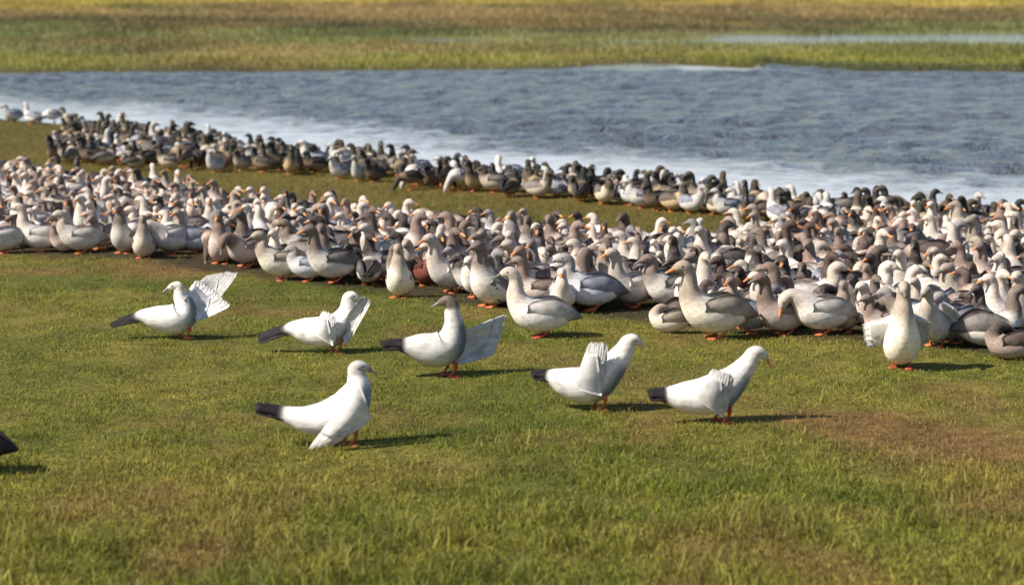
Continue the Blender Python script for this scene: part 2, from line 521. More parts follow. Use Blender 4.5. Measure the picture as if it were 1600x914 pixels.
PAL = {
    'white': plumage('white_plumage', (.86, .795, .725), (.56, .50, .45), (.58, .49, .41)),
    'grey': plumage('grey_plumage', (.75, .685, .62), (.15, .128, .115), (.16, .12, .095)),
    'brown': plumage('brown_plumage', (.55, .42, .34), (.09, .066, .054), (.09, .062, .05)),
    'bluegrey': plumage('blue_grey_plumage', (.70, .69, .72), (.21, .215, .26), (.26, .235, .225)),
    'pink': plumage('pinkish_plumage', (.84, .68, .60), (.22, .155, .135), (.23, .16, .13)),
    'cream': plumage('cream_plumage', (.84, .75, .62), (.36, .31, .26), (.33, .265, .21)),
    'pied': plumage('pied_plumage', (.80, .74, .67), (.07, .055, .048), (.055, .042, .036)),
    'chestnut': plumage('chestnut_plumage', (.17, .05, .035), (.10, .035, .026), (.06, .04, .035)),
    'dark': plumage('dark_plumage', (.10, .08, .065), (.055, .048, .045), (.03, .028, .028)),
}
WING = {
    'white': plumage('white_wing', (.60, .555, .51), (.36, .325, .30), (.5, .5, .5), 26, (.16, .15, .15)),
    'grey': plumage('grey_wing', (.22, .19, .17), (.125, .108, .098), (.3, .3, .3), 26, (.06, .055, .055)),
    'brown': plumage('brown_wing', (.14, .105, .085), (.075, .055, .045), (.2, .2, .2), 26, (.05, .04, .036)),
    'bluegrey': plumage('blue_grey_wing', (.30, .305, .36), (.18, .19, .235), (.3, .3, .3), 26, (.07, .07, .085)),
    'pink': plumage('pinkish_wing', (.32, .24, .21), (.17, .125, .11), (.3, .3, .3), 26, (.08, .06, .06)),
    'cream': plumage('cream_wing', (.43, .36, .29), (.27, .22, .175), (.3, .3, .3), 26, (.12, .10, .08)),
    'pied': plumage('pied_wing', (.13, .115, .11), (.07, .062, .06), (.1, .1, .1), 26, (.03, .03, .03)),
    'chestnut': plumage('chestnut_wing', (.12, .04, .03), (.08, .03, .022), (.1, .05, .03), 26, (.04, .03, .03)),
    'dark': plumage('dark_wing', (.07, .06, .055), (.04, .035, .033), (.03, .03, .03), 26, (.02, .02, .02)),
}
DUCK = {
    'brown': plumage('duck_brown_plumage', (.46, .34, .20), (.15, .105, .065), (.040, .036, .028)),
    'pale': plumage('duck_pale_plumage', (.66, .55, .42), (.22, .165, .12), (.07, .055, .04)),
    'black': plumage('duck_dark_plumage', (.24, .17, .11), (.07, .055, .042), (.025, .027, .025)),
    'white': plumage('duck_white_plumage', (.75, .71, .66), (.45, .42, .40), (.50, .46, .42)),
}
M_BILL = plain('orange_bill', (.55, .22, .07), .4)
M_BILLG = plain('grey_bill', (.16, .13, .11), .4)
M_BILLK = plain('black_bill', (.03, .022, .02), .4)
M_LEG = plain('orange_leg', (.50, .13, .04), .5)
M_LEGR = plain('red_leg', (.42, .05, .03), .5)
M_EYE = plain('dark_eye', (.012, .01, .01), .15)
M_RUN = plumage('white_goose_plumage', (.82, .775, .73), (.17, .20, .23), (.66, .60, .53), 26, (.012, .011, .013))  # here and below the back slot holds the grey-blue of the painted breast shade
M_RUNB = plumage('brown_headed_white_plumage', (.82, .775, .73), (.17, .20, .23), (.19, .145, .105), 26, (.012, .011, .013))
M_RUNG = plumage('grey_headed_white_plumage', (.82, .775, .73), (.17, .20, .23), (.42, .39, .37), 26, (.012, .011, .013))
M_TAIL = plumage('black_tail_plumage', (.022, .019, .019), (.014, .013, .014), (.02, .02, .02), 26, (.035, .028, .024))
M_BILLY = plain('yellow_bill', (.55, .40, .10), .4)
M_RUNW = plumage('runner_wing', (.78, .75, .71), (.72, .69, .65), (.5, .5, .5), 22, (.60, .56, .52))
M_UNDER = plumage('runner_underwing', (.66, .64, .62), (.58, .56, .54), (.3, .3, .3), 22, (.50, .47, .45))

# ------------------------------------------------------------------ bird shapes (facing -X, feet on z = 0)
def catmull(pts, samp):
    p = np.asarray(pts, float)
    q = np.vstack([2 * p[0] - p[1], p, 2 * p[-1] - p[-2]])
    res, ks = [], []
    for i in range(len(p) - 1):
        a, b_, c, d = q[i], q[i + 1], q[i + 2], q[i + 3]
        for j in range(samp):
            t = j / samp
            res.append(.5 * (2 * b_ + (c - a) * t + (2 * a - 5 * b_ + 4 * c - d) * t * t + (3 * b_ - a - 3 * c + d) * t ** 3))
            ks.append(i + t)
    res.append(p[-1]); ks.append(len(p) - 1)
    return np.array(res), np.array(ks)


def sweep(pts, n=12, samp=3):
    """pts rows: x, y, z, half width, half height. A closed tube along the curve."""
    C, ks = catmull(pts, samp)
    T = np.gradient(C[:, :3], axis=0)
    T /= np.linalg.norm(T, axis=1)[:, None] + 1e-9
    S = np.array([0, -1.0 if T[0][0] > 0 else 1.0, 0])
    V, ang, kk = [], [], []
    for c, t, k in zip(C, T, ks):
        S = S - t * S.dot(t); S /= np.linalg.norm(S)
        U = np.cross(S, t)
        for j in range(n):
            a = 2 * math.pi * j / n
            V.append(c[:3] + S * math.cos(a) * max(c[3], .003) + U * math.sin(a) * max(c[4], .003))
            ang.append(math.sin(a)); kk.append(k)
    nr = len(C)
    V.append(C[0, :3] - T[0] * .004); ang.append(0); kk.append(0)
    V.append(C[-1, :3] + T[-1] * max(C[-1, 3] * .5, .003)); ang.append(0); kk.append(ks[-1])
    idx = np.arange(nr * n).reshape(nr, n)
    nx = np.roll(idx, -1, 1)
    quads = np.stack([idx[:-1], nx[:-1], nx[1:], idx[1:]], -1).reshape(-1, 4)
    t0 = np.stack([nx[0], idx[0], np.full(n, nr * n)], -1)
    t1 = np.stack([idx[-1], nx[-1], np.full(n, nr * n + 1)], -1)
    return np.array(V), [quads, np.concatenate([t0, t1])], np.array(kk), np.array(ang)


# rows: x, y, z, half width, half height; the first six rows are tail to shoulder, then neck and head
TORSO = [(.265, 0, .215, .018, .010), (.205, 0, .225, .050, .026), (.125, 0, .225, .092, .072), (.02, 0, .228, .118, .105), (-.085, 0, .255, .110, .108), (-.150, 0, .318, .080, .082)]
UPTOR = [(.215, 0, .110, .018, .012), (.165, 0, .135, .052, .030), (.105, 0, .170, .095, .075), (.025, 0, .215, .120, .108), (-.050, 0, .285, .110, .110), (-.085, 0, .365, .080, .085)]
SITTOR = [(.27, 0, .13, .018, .010), (.21, 0, .125, .055, .028), (.13, 0, .11, .10, .070), (.02, 0, .105, .125, .10), (-.09, 0, .125, .112, .10), (-.15, 0, .19, .075, .078)]
POSES = {
    'alert': TORSO + [(-.178, 0, .395, .055, .058), (-.178, 0, .475, .041, .043), (-.190, 0, .535, .038, .042), (-.222, 0, .566, .038, .038), (-.258, 0, .560, .027, .028), (-.280, 0, .552, .017, .017)],
    'curved': TORSO + [(-.185, 0, .375, .056, .056), (-.172, 0, .435, .042, .042), (-.180, 0, .480, .038, .040), (-.215, 0, .505, .038, .036), (-.252, 0, .495, .026, .027), (-.275, 0, .486, .017, .016)],
    'tucked': TORSO + [(-.165, 0, .365, .064, .060), (-.150, 0, .405, .050, .046), (-.160, 0, .435, .042, .042), (-.190, 0, .452, .039, .037), (-.225, 0, .440, .027, .028), (-.250, 0, .430, .017, .016)],
    'upright': UPTOR + [(-.095, 0, .440, .058, .060), (-.088, 0, .510, .044, .046), (-.098, 0, .560, .039, .043), (-.128, 0, .588, .038, .038), (-.163, 0, .582, .027, .028), (-.186, 0, .574, .017, .017)],
    'sideways': TORSO + [(-.178, 0, .385, .055, .058), (-.175, -.004, .455, .042, .043), (-.180, -.012, .510, .039, .042), (-.188, -.045, .537, .038, .038), (-.190, -.080, .528, .027, .028), (-.190, -.104, .520, .017, .017)],
    'bent': TORSO + [(-.205, 0, .365, .055, .055), (-.245, 0, .385, .042, .044), (-.280, 0, .372, .037, .041), (-.302, 0, .340, .036, .038), (-.312, 0, .305, .026, .028), (-.318, 0, .282, .016, .017)],
    'grazing': TORSO[:5] + [(-.165, 0, .240, .080, .080), (-.225, 0, .205, .052, .054), (-.272, 0, .150, .040, .042), (-.300, 0, .100, .037, .040), (-.318, 0, .066, .036, .037), (-.335, 0, .036, .025, .027), (-.345, 0, .018, .015, .016)],
    'sitting': SITTOR + [(-.170, 0, .255, .056, .056), (-.160, 0, .315, .043, .043), (-.170, 0, .360, .038, .041), (-.204, 0, .386, .038, .037), (-.240, 0, .378, .027, .028), (-.264, 0, .370, .017, .017)],
    'asleep': SITTOR + [(-.150, 0, .225, .062, .056), (-.120, .012, .255, .050, .044), (-.085, .020, .268, .040, .040), (-.045, .025, .262, .037, .034), (-.010, .028, .250, .026, .025), (.012, .030, .242, .016, .015)],
}
DROP = .085
UPRIGHT_WING = {'upright'}
for _k in POSES:
    if _k in ('alert', 'curved', 'tucked', 'upright', 'sideways', 'bent'):
        POSES[_k] = [(r[0], r[1], (r[2] if r[2] < .33 else .33 + (r[2] - .33) * .86) - DROP, r[3] * (1.06 if i < 6 else 1.14), r[4] * (1.05 if i < 6 else 1.12)) for i, r in enumerate(POSES[_k])]


def body_mesh(pose, pts, n=12, samp=3, nshoulder=5):
    V, fs, k, s = sweep(pts, n, samp)
    head = sstep(nshoulder - .35, nshoulder + 1.1, k)
    back = sstep(-.15, .55, s) * (1 - sstep(nshoulder - .8, nshoulder + .2, k))
    back = np.maximum(back, .5 * sstep(.5, .0, k))
    z = np.stack([head, back, np.zeros_like(k)], 1)
    return np_mesh('body_' + pose, V, fs, [None], z, 'zone')


def head_frame(pts):
    """end of the face and the direction the bill points in"""
    a, b_ = Vector(pts[-2][:3]), Vector(pts[-1][:3])
    return b_, (b_ - a).normalized()


def bill_mesh(pts, length=.058):
    p, d = head_frame(pts)
    rows = []
    for t, w, h in ((-.15, .015, .015), (.12, .0165, .0145), (.5, .0135, .009), (.85, .0125, .006), (1.0, .008, .004)):
        q = p + d * (length * t) + Vector((0, 0, -.004 * t))
        rows.append((q.x, q.y, q.z, w, h))
    V, fs, k, s = sweep(rows, 8, 2)
    return np_mesh('bill', V, fs, [None])


def eye_mesh(pts, side):
    a, b_ = Vector(pts[-3][:3]), Vector(pts[-2][:3])
    c = a.lerp(b_, .45)
    d = (b_ - a).normalized()
    up = Vector((0, 0, 1)); s = d.cross(up)
    if s.length < .2: s = Vector((0, 1, 0))
    s.normalize(); up = s.cross(d)
    w = pts[-3][3] * .55 + pts[-2][3] * .45
    c = c + s * side * (w * .93) + up * .008
    V, F_ = [], []
    r = .0065
    for i in range(5):
        for j in range(8):
            th, ph = math.pi * i / 4, 2 * math.pi * j / 8
            V.append((c.x + r * math.sin(th) * math.cos(ph), c.y + r * math.sin(th) * math.sin(ph), c.z + r * math.cos(th)))
    idx = np.arange(40).reshape(5, 8); nx = np.roll(idx, -1, 1)
    q = np.stack([idx[:-1], idx[1:], nx[1:], nx[:-1]], -1).reshape(-1, 4)
    return np_mesh('eye', np.array(V), [q], [None])


def folded_wing(pose, side):
    """a closed wing along the flank: three stepped layers of feathers, the outermost running to a point over the tail"""
    if pose in UPRIGHT_WING:
        A, B = np.array([-.075, .305]), np.array([.185, .100]); sag = .015
    elif pose in ('sitting', 'asleep'):
        A, B = np.array([-.115, .165]), np.array([.285, .140]); sag = .03
    else:
        A, B = np.array([-.115, .300]), np.array([.280, .228]); sag = .025
    if pose in ('alert', 'curved', 'tucked', 'upright', 'sideways', 'bent'):
        A = A - np.array([0, DROP]); B = B - np.array([0, DROP])
    ax = B - A; L = np.linalg.norm(ax); ax = ax / L; nrm = np.array([-ax[1], ax[0]])
    if nrm[1] < 0: nrm = -nrm
    ns, nc = 15, 8
    V, Z = [], []
    for layer in (1, -1):
        for i in range(ns):
            s = i / (ns - 1)
            prof = (.30 + .70 * math.sin(math.pi * min(1, s * 1.5 + .10) / 1.0 * .5) if s < .6 else 1.0) * (1 - max(0, (s - .45) / .55) ** 1.6 * .93)
            hw = .088 * prof
            for j in range(nc):
                c = j / (nc - 1) * 2 - 1
                q = A + ax * (L * s) + nrm * (c * hw + sag * math.sin(math.pi * s) - .01)
                bulge = (1 - c * c) ** .5 if abs(c) < 1 else 0
                step = .005 * (1 - (s * 4.2 + .35 * abs(c)) % 1.0)
                yb = .100 * (1 - .75 * max(0, (s - .42) / .58) ** 1.3) * (1 - .12 * (1 - min(1, s * 4))) - .028 * max(0, c) ** 2 - .012 * max(0, -c) ** 2
                th = (.020 * bulge * (1 - .6 * s) + step + .004) * (1 if layer > 0 else -.4)
                V.append((q[0], side * (yb + th), q[1]))
                Z.append((0, max(0, c) * .8 * (.4 + .6 * (s < .6)), float(sstep(.68, .95, np.array(s))) * .9))
    a = np.arange(ns * nc).reshape(ns, nc); b_ = a + ns * nc
    q1 = np.stack([a[:-1, :-1], a[1:, :-1], a[1:, 1:], a[:-1, 1:]], -1).reshape(-1, 4)
    q2 = np.stack([b_[:-1, :-1], b_[:-1, 1:], b_[1:, 1:], b_[1:, :-1]], -1).reshape(-1, 4)
    rim = []
    for e, g in ((a[:, 0], b_[:, 0]), (a[:, -1], b_[:, -1]), (a[0], b_[0]), (a[-1], b_[-1])):
        rim.append(np.stack([e[:-1], g[:-1], g[1:], e[1:]], -1))
    return np_mesh('wing_' + pose, np.array(V), [q1, q2, np.concatenate(rim)], [None], np.array(Z), 'zone')


def leg_mesh(side, top=.17, fwd=0.0, x0=.01, y0=.055):
    rows = [(x0 + .03, side * y0, top, .024, .024), (x0 + .035, side * y0, top * .62, .012, .012), (x0 + .012, side * y0, top * .3, .0075, .008), (x0 + fwd * .5, side * y0, .02, .0075, .008), (x0 + fwd * .5, side * y0, .012, .008, .009)]
    V, fs, k, s = sweep(rows, 7, 2)
    return np_mesh('leg', V, fs, [None])


def foot_mesh(side, fwd=0.0, x0=.01, y0=.055, flip=False):
    """webbed foot: three toes with web between and a hind toe, 8 mm thick"""
    cx, cy = x0 + fwd * .5, side * y0
    outl = [(.022, -.004), (.022, .004), (-.012, .010), (-.062, .040), (-.052, .018), (-.080, .002), (-.052, -.016), (-.062, -.036), (-.012, -.010)]
    V, n = [], len(outl)
    for zt, g in ((.004, 1.0), (.013, .85)):
        for px, py in outl: V.append((cx + px * g, cy + py * g, zt))
    V.append((cx - .015, cy, .022)); V.append((cx - .015, cy, .003))
    i = np.arange(n); j = np.roll(i, -1)
    q = np.stack([i, j, j + n, i + n], -1)
    t = np.concatenate([np.stack([i + n, j + n, np.full(n, 2 * n)], -1), np.stack([j, i, np.full(n, 2 * n + 1)], -1)])
    V = np.array(V)
    if flip: V[:, 0] = 2 * cx - V[:, 0]; q = q[:, ::-1]; t = t[:, ::-1]
    return np_mesh('foot', V, [q, t], [None])


def with_mat(o, m):
    """material on the object, so that copies can share a mesh"""
    o.material_slots[0].link = 'OBJECT'
    o.material_slots[0].material = m
    return o


PARTS = {}


def pose_parts(pose):
    if pose not in PARTS:
        pts = POSES[pose]
        d = {'body': body_mesh(pose, pts), 'bill': bill_mesh(pts), 'eye1': eye_mesh(pts, 1), 'eye-1': eye_mesh(pts, -1),
             'wing1': folded_wing(pose, 1), 'wing-1': folded_wing(pose, -1)}
        if pose not in ('sitting', 'asleep'):
            for s in (1, -1):
                d['leg%d' % s] = leg_mesh(s, .095, .03 * s); d['foot%d' % s] = foot_mesh(s, .03 * s)
        PARTS[pose] = d
    return PARTS[pose]


PROTO = {}


def copy_tree(o, parent=None):
    c = o.copy(); COL.objects.link(c)
    if parent is not None: c.parent = parent
    for ch in o.children: copy_tree(ch, c)
    return c


def make_bird(name, pose, pal, palw, legm, detail, billm):
    root = bpy.data.objects.new(name, None); COL.objects.link(root)
    root.empty_display_size = .1
    d = pose_parts(pose)
    with_mat(link('body', d['body'], root), pal)
    with_mat(link('bill', d['bill'], root), billm)
    for s in (1, -1):
        with_mat(link('wing', d['wing%d' % s], root), palw)
        if detail: with_mat(link('eye', d['eye%d' % s], root), M_EYE)
        if 'leg1' in d:
            lg = with_mat(link('leg', d['leg%d' % s], root), legm)
            with_mat(link('foot', d['foot%d' % s], lg), legm)
    return root


def place(name, pose, pal, palw, x, y, rz, scale, label, group, cat, detail=False, legm=None, billm=None, tilt=0.0):
    key = (name, pose, id(pal), id(palw), detail, id(legm), id(billm))
    if key not in PROTO:
        PROTO[key] = o = make_bird(name, pose, pal, palw, legm or M_LEG, detail, billm or M_BILL)
    else:
        o = copy_tree(PROTO[key])
    o.location = (x, y, float(land_z(x, y)) - .004)
    o.rotation_euler = (0, tilt, math.radians(rz))
    scale *= 1.16 if cat == 'goose' else 1.05
    o.scale = (scale, scale, scale)
    P(o, label, cat, group)
    return o


# ------------------------------------------------------------------ the six running geese in front
def open_wing(name, corners, camber=.03, teeth=6, depth=.05, thick=.012, tipcol=.35, mats=None):
    """wing spread between four corners (root leading, root trailing, tip leading, tip trailing): a fleshy covert-clad arm
    plus long overlapping quills, each a blade of its own with a rounded end"""
    RL, RT, TL, TT = [np.array(c, float) for c in corners]
    nrm = np.cross(TL - RL, RT - RL); nrm /= np.linalg.norm(nrm)
    rs = random.Random(int(abs(RL[0] * 9173 + TT[2] * 7919 + TL[1] * 131) * 100))
    V, Z, Q1, Q2, QR = [], [], [], [], []

    def pt(s_, c_):
        q = (RL * (1 - s_) + TL * s_) * (1 - c_) + (RT * (1 - s_) + TT * s_) * c_
        return q + nrm * camber * math.sin(math.pi * min(1, s_ * .75 + .2)) * math.sin(math.pi * (.12 + .8 * c_))

    def slab(grid_top, grid_bot, zs):
        ns, nc = len(grid_top), len(grid_top[0]); o = len(V)
        for g in (grid_top, grid_bot):
            for r_ in g: V.extend(r_)
        Z.extend(zs); Z.extend(zs)
        a = np.arange(ns * nc).reshape(ns, nc) + o; b_ = a + ns * nc
        Q1.append(np.stack([a[:-1, :-1], a[1:, :-1], a[1:, 1:], a[:-1, 1:]], -1).reshape(-1, 4))
        Q2.append(np.stack([b_[:-1, :-1], b_[:-1, 1:], b_[1:, 1:], b_[1:, :-1]], -1).reshape(-1, 4))
        for e, g in ((a[:, 0], b_[:, 0]), (a[:, -1], b_[:, -1]), (a[0], b_[0]), (a[-1], b_[-1])):
            QR.append(np.stack([e[:-1], g[:-1], g[1:], e[1:]], -1))

    nf = 5 + teeth * 2
    chord = .5 * (np.linalg.norm(RT - RL) + np.linalg.norm(TT - TL))
    for layer, (s0, s1, cnt, wmul) in enumerate(((.15, 1.0, nf, 1.0), (.05, .66, nf - 2, 1.1))):
        for i in range(cnt):
            c0 = (i + .5) / cnt
            L = s1 * (1 - .10 * (abs(c0 - .30) / .7) ** 2) * rs.uniform(.97, 1.01)
            hwid = .5 / cnt * 2.5 * wmul
            drift = rs.uniform(-.006, .006)
            off = .0016 * (i % 3) - .0016 + (.0045 if layer else 0)
            top, bot, zs = [], [], []
            for a_ in range(9):
                t = a_ / 8
                s_ = s0 + (L - s0) * t
                w_ = hwid * (1 - max(0, (t - .72) / .28) ** 2.2) * (.75 + .25 * min(1, t * 3)) + .0005
                rt, rb = [], []
                for b_ in range(3):
                    c_ = c0 + drift * t + (b_ - 1) * w_
                    q = pt(s_, min(1.04, max(-.02, c_)))
                    ridge = .0014 if b_ == 1 else -.0008 * (b_ - 1)
                    rt.append(q + nrm * (off + ridge)); rb.append(q + nrm * (off + ridge * .3 - .0012 - (.006 if layer else 0)))
                    zs.append((0, (.75 if b_ == 2 else (.1 if b_ == 0 else .35)) * (.35 + .65 * t), tipcol * (.25 + .75 * float(sstep(.55, 1, np.array(t)))) * rs.uniform(.7, 1.2)))
                top.append(rt); bot.append(rb)
            slab(top, bot, zs)
    # the arm: thick towards the leading edge
    top, bot, zs = [], [], []
    for a_ in range(15):
        t = a_ / 14
        s_ = -.08 + .80 * t
        rt, rb = [], []
        for b_ in range(7):
            c_ = (b_ / 6) * (1.0 - .42 * t ** 1.5) - .02
            k_ = math.sin(math.pi * min(1, .22 + .78 * b_ / 6)) * (1 - .80 * t) * thick + .001
            q = pt(s_, c_)
            rt.append(q + nrm * (k_ + .0068 * (1 - .3 * t))); rb.append(q - nrm * (k_ + .0085 * (1 - .3 * t))); zs.append((0, .2, 0))
        top.append(rt); bot.append(rb)
    slab(top, bot, zs)
    q1, q2, qr = np.concatenate(Q1), np.concatenate(Q2), np.concatenate(QR)
    mi = np.concatenate([np.zeros(len(q1)), np.ones(len(q2)), np.zeros(len(qr))])
    return np_mesh(name, np.array(V), [np.concatenate([q1, q2, qr])], list(mats or (M_RUNW, M_UNDER)), np.array(Z), 'zone', mat_idx=mi)


def runner(px, py, S, spine, wings, label, rz=0, mat=None, black=(1.6, 2.1), head=(7.6, 8.6), legm=None, billm=None, tail=None, legs=((1, .0), (-1, .05)), breast_shade=1.0):
    """a white goose facing right (+X): the spine runs from the black tail at left, over the body, up the neck to the head"""
    x, y = ground(px, py)
    root = bpy.data.objects.new('goose', None); COL.objects.link(root)
    root.location = (x, y, float(land_z(x, y)) - .004)
    root.rotation_euler = (0, 0, math.radians(rz)); root.scale = (S, S, S)
    P(root, label, 'goose', 'white black-tailed geese ahead of the flock')
    spine = [(r[0], 0, r[1] - .025, r[2], r[3]) for r in spine]
    wings = [dict(w, corners=[(c[0], c[1], max(.012, c[2] - .025)) for c in w['corners']]) for w in wings]
    V, fs, k, s = sweep(spine, 16, 5)
    zone = np.stack([sstep(head[0], head[1], k), breast_shade * sstep(4.3, 5.3, k) * (1 - sstep(6.6, 7.6, k)) * sstep(-.15, -.6, s), 1 - sstep(black[0], black[1], k)], 1)  # green channel: shade on the breast, painted into the plumage colour
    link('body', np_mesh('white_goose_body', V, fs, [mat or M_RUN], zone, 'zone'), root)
    with_mat(link('bill', bill_mesh(spine, .055), root), billm or M_BILL)
    for sd in (1, -1): with_mat(link('eye', eye_mesh(spine, sd), root), M_EYE)
    for w in wings: link('wing', open_wing('white_goose_wing', **w), root)
    tx, tz = spine[0][0], spine[0][2]; bx, bz = spine[2][0], spine[2][2]
    fl = tail or .075
    link('tail', open_wing('black_tail', [(bx, .05, bz + .03), (bx, -.05, bz - .025), (tx - .02, fl, tz + fl * .55), (tx - .02, -fl, tz - fl * .5)], .012, 3, mats=(M_TAIL, M_TAIL)), root)
    for sd, x0 in legs:
        lg = with_mat(link('leg', leg_mesh(sd, .11, 0, x0 - .02, .05), root), legm or M_LEG)
        with_mat(link('foot', foot_mesh(sd, 0, x0 - .02, .05, True), lg), legm or M_LEG)
    return root


# A: far left, one broad pale wing held out behind the neck
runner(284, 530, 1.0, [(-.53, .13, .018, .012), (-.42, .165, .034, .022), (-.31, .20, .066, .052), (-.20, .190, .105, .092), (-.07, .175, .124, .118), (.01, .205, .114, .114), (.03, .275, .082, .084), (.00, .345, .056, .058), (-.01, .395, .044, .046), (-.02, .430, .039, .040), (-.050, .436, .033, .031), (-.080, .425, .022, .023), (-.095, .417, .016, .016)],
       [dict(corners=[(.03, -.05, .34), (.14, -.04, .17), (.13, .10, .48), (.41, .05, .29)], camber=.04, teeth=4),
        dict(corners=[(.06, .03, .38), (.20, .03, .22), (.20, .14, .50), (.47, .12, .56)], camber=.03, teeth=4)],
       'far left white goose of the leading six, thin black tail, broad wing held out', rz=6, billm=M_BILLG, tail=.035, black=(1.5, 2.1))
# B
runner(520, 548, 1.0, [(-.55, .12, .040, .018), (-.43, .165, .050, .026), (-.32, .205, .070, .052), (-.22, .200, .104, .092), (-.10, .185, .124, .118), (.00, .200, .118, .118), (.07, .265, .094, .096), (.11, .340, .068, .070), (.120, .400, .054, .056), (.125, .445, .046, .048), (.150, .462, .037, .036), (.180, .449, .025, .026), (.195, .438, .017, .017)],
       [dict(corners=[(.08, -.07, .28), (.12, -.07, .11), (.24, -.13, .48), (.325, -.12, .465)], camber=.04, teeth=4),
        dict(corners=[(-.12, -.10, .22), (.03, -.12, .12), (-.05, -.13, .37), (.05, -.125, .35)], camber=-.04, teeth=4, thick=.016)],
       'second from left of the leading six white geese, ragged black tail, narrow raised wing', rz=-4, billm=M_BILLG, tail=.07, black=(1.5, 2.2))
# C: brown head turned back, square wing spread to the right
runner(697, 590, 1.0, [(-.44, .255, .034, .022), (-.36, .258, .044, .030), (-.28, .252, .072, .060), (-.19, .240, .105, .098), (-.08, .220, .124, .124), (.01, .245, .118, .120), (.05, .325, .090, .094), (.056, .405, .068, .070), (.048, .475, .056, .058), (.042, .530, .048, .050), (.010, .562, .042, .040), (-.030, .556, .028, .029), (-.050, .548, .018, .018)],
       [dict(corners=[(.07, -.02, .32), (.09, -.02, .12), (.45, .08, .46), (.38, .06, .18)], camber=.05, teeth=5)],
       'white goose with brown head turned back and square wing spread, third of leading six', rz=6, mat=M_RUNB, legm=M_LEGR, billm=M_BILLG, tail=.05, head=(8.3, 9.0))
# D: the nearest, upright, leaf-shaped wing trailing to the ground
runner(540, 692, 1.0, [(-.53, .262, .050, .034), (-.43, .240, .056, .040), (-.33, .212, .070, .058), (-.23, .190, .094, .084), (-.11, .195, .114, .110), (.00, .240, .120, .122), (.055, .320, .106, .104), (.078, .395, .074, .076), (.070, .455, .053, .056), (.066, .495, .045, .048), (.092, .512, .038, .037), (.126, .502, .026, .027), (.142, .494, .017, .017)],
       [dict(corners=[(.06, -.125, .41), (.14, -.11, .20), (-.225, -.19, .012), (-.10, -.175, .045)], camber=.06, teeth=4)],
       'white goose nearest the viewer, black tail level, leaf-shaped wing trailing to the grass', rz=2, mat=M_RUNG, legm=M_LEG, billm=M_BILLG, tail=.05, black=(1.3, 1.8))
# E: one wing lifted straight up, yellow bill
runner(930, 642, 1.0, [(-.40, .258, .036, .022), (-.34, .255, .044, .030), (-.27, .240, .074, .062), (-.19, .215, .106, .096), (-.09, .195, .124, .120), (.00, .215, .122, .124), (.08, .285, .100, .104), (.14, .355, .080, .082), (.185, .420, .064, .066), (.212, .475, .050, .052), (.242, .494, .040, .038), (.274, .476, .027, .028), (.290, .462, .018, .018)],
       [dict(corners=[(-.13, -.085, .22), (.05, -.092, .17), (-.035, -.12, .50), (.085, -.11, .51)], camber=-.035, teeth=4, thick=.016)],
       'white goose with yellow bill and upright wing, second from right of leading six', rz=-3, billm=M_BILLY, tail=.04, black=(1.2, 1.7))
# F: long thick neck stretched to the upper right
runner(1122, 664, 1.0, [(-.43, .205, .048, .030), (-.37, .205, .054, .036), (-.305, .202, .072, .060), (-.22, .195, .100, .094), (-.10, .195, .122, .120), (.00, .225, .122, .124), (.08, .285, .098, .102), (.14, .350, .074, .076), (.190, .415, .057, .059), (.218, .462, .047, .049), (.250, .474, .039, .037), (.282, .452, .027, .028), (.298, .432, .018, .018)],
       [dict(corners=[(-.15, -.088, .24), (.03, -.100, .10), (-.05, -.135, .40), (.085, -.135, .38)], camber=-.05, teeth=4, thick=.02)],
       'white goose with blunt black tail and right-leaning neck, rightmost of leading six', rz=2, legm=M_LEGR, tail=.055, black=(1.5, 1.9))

# dark bird cut by the left edge
gx, gy = ground(-50, 738)
place('goose', 'curved', PAL['dark'], WING['dark'], gx, gy, 4, .88, 'dark brown goose cut off by the left edge, only its tail in the photo', None, 'goose', True)

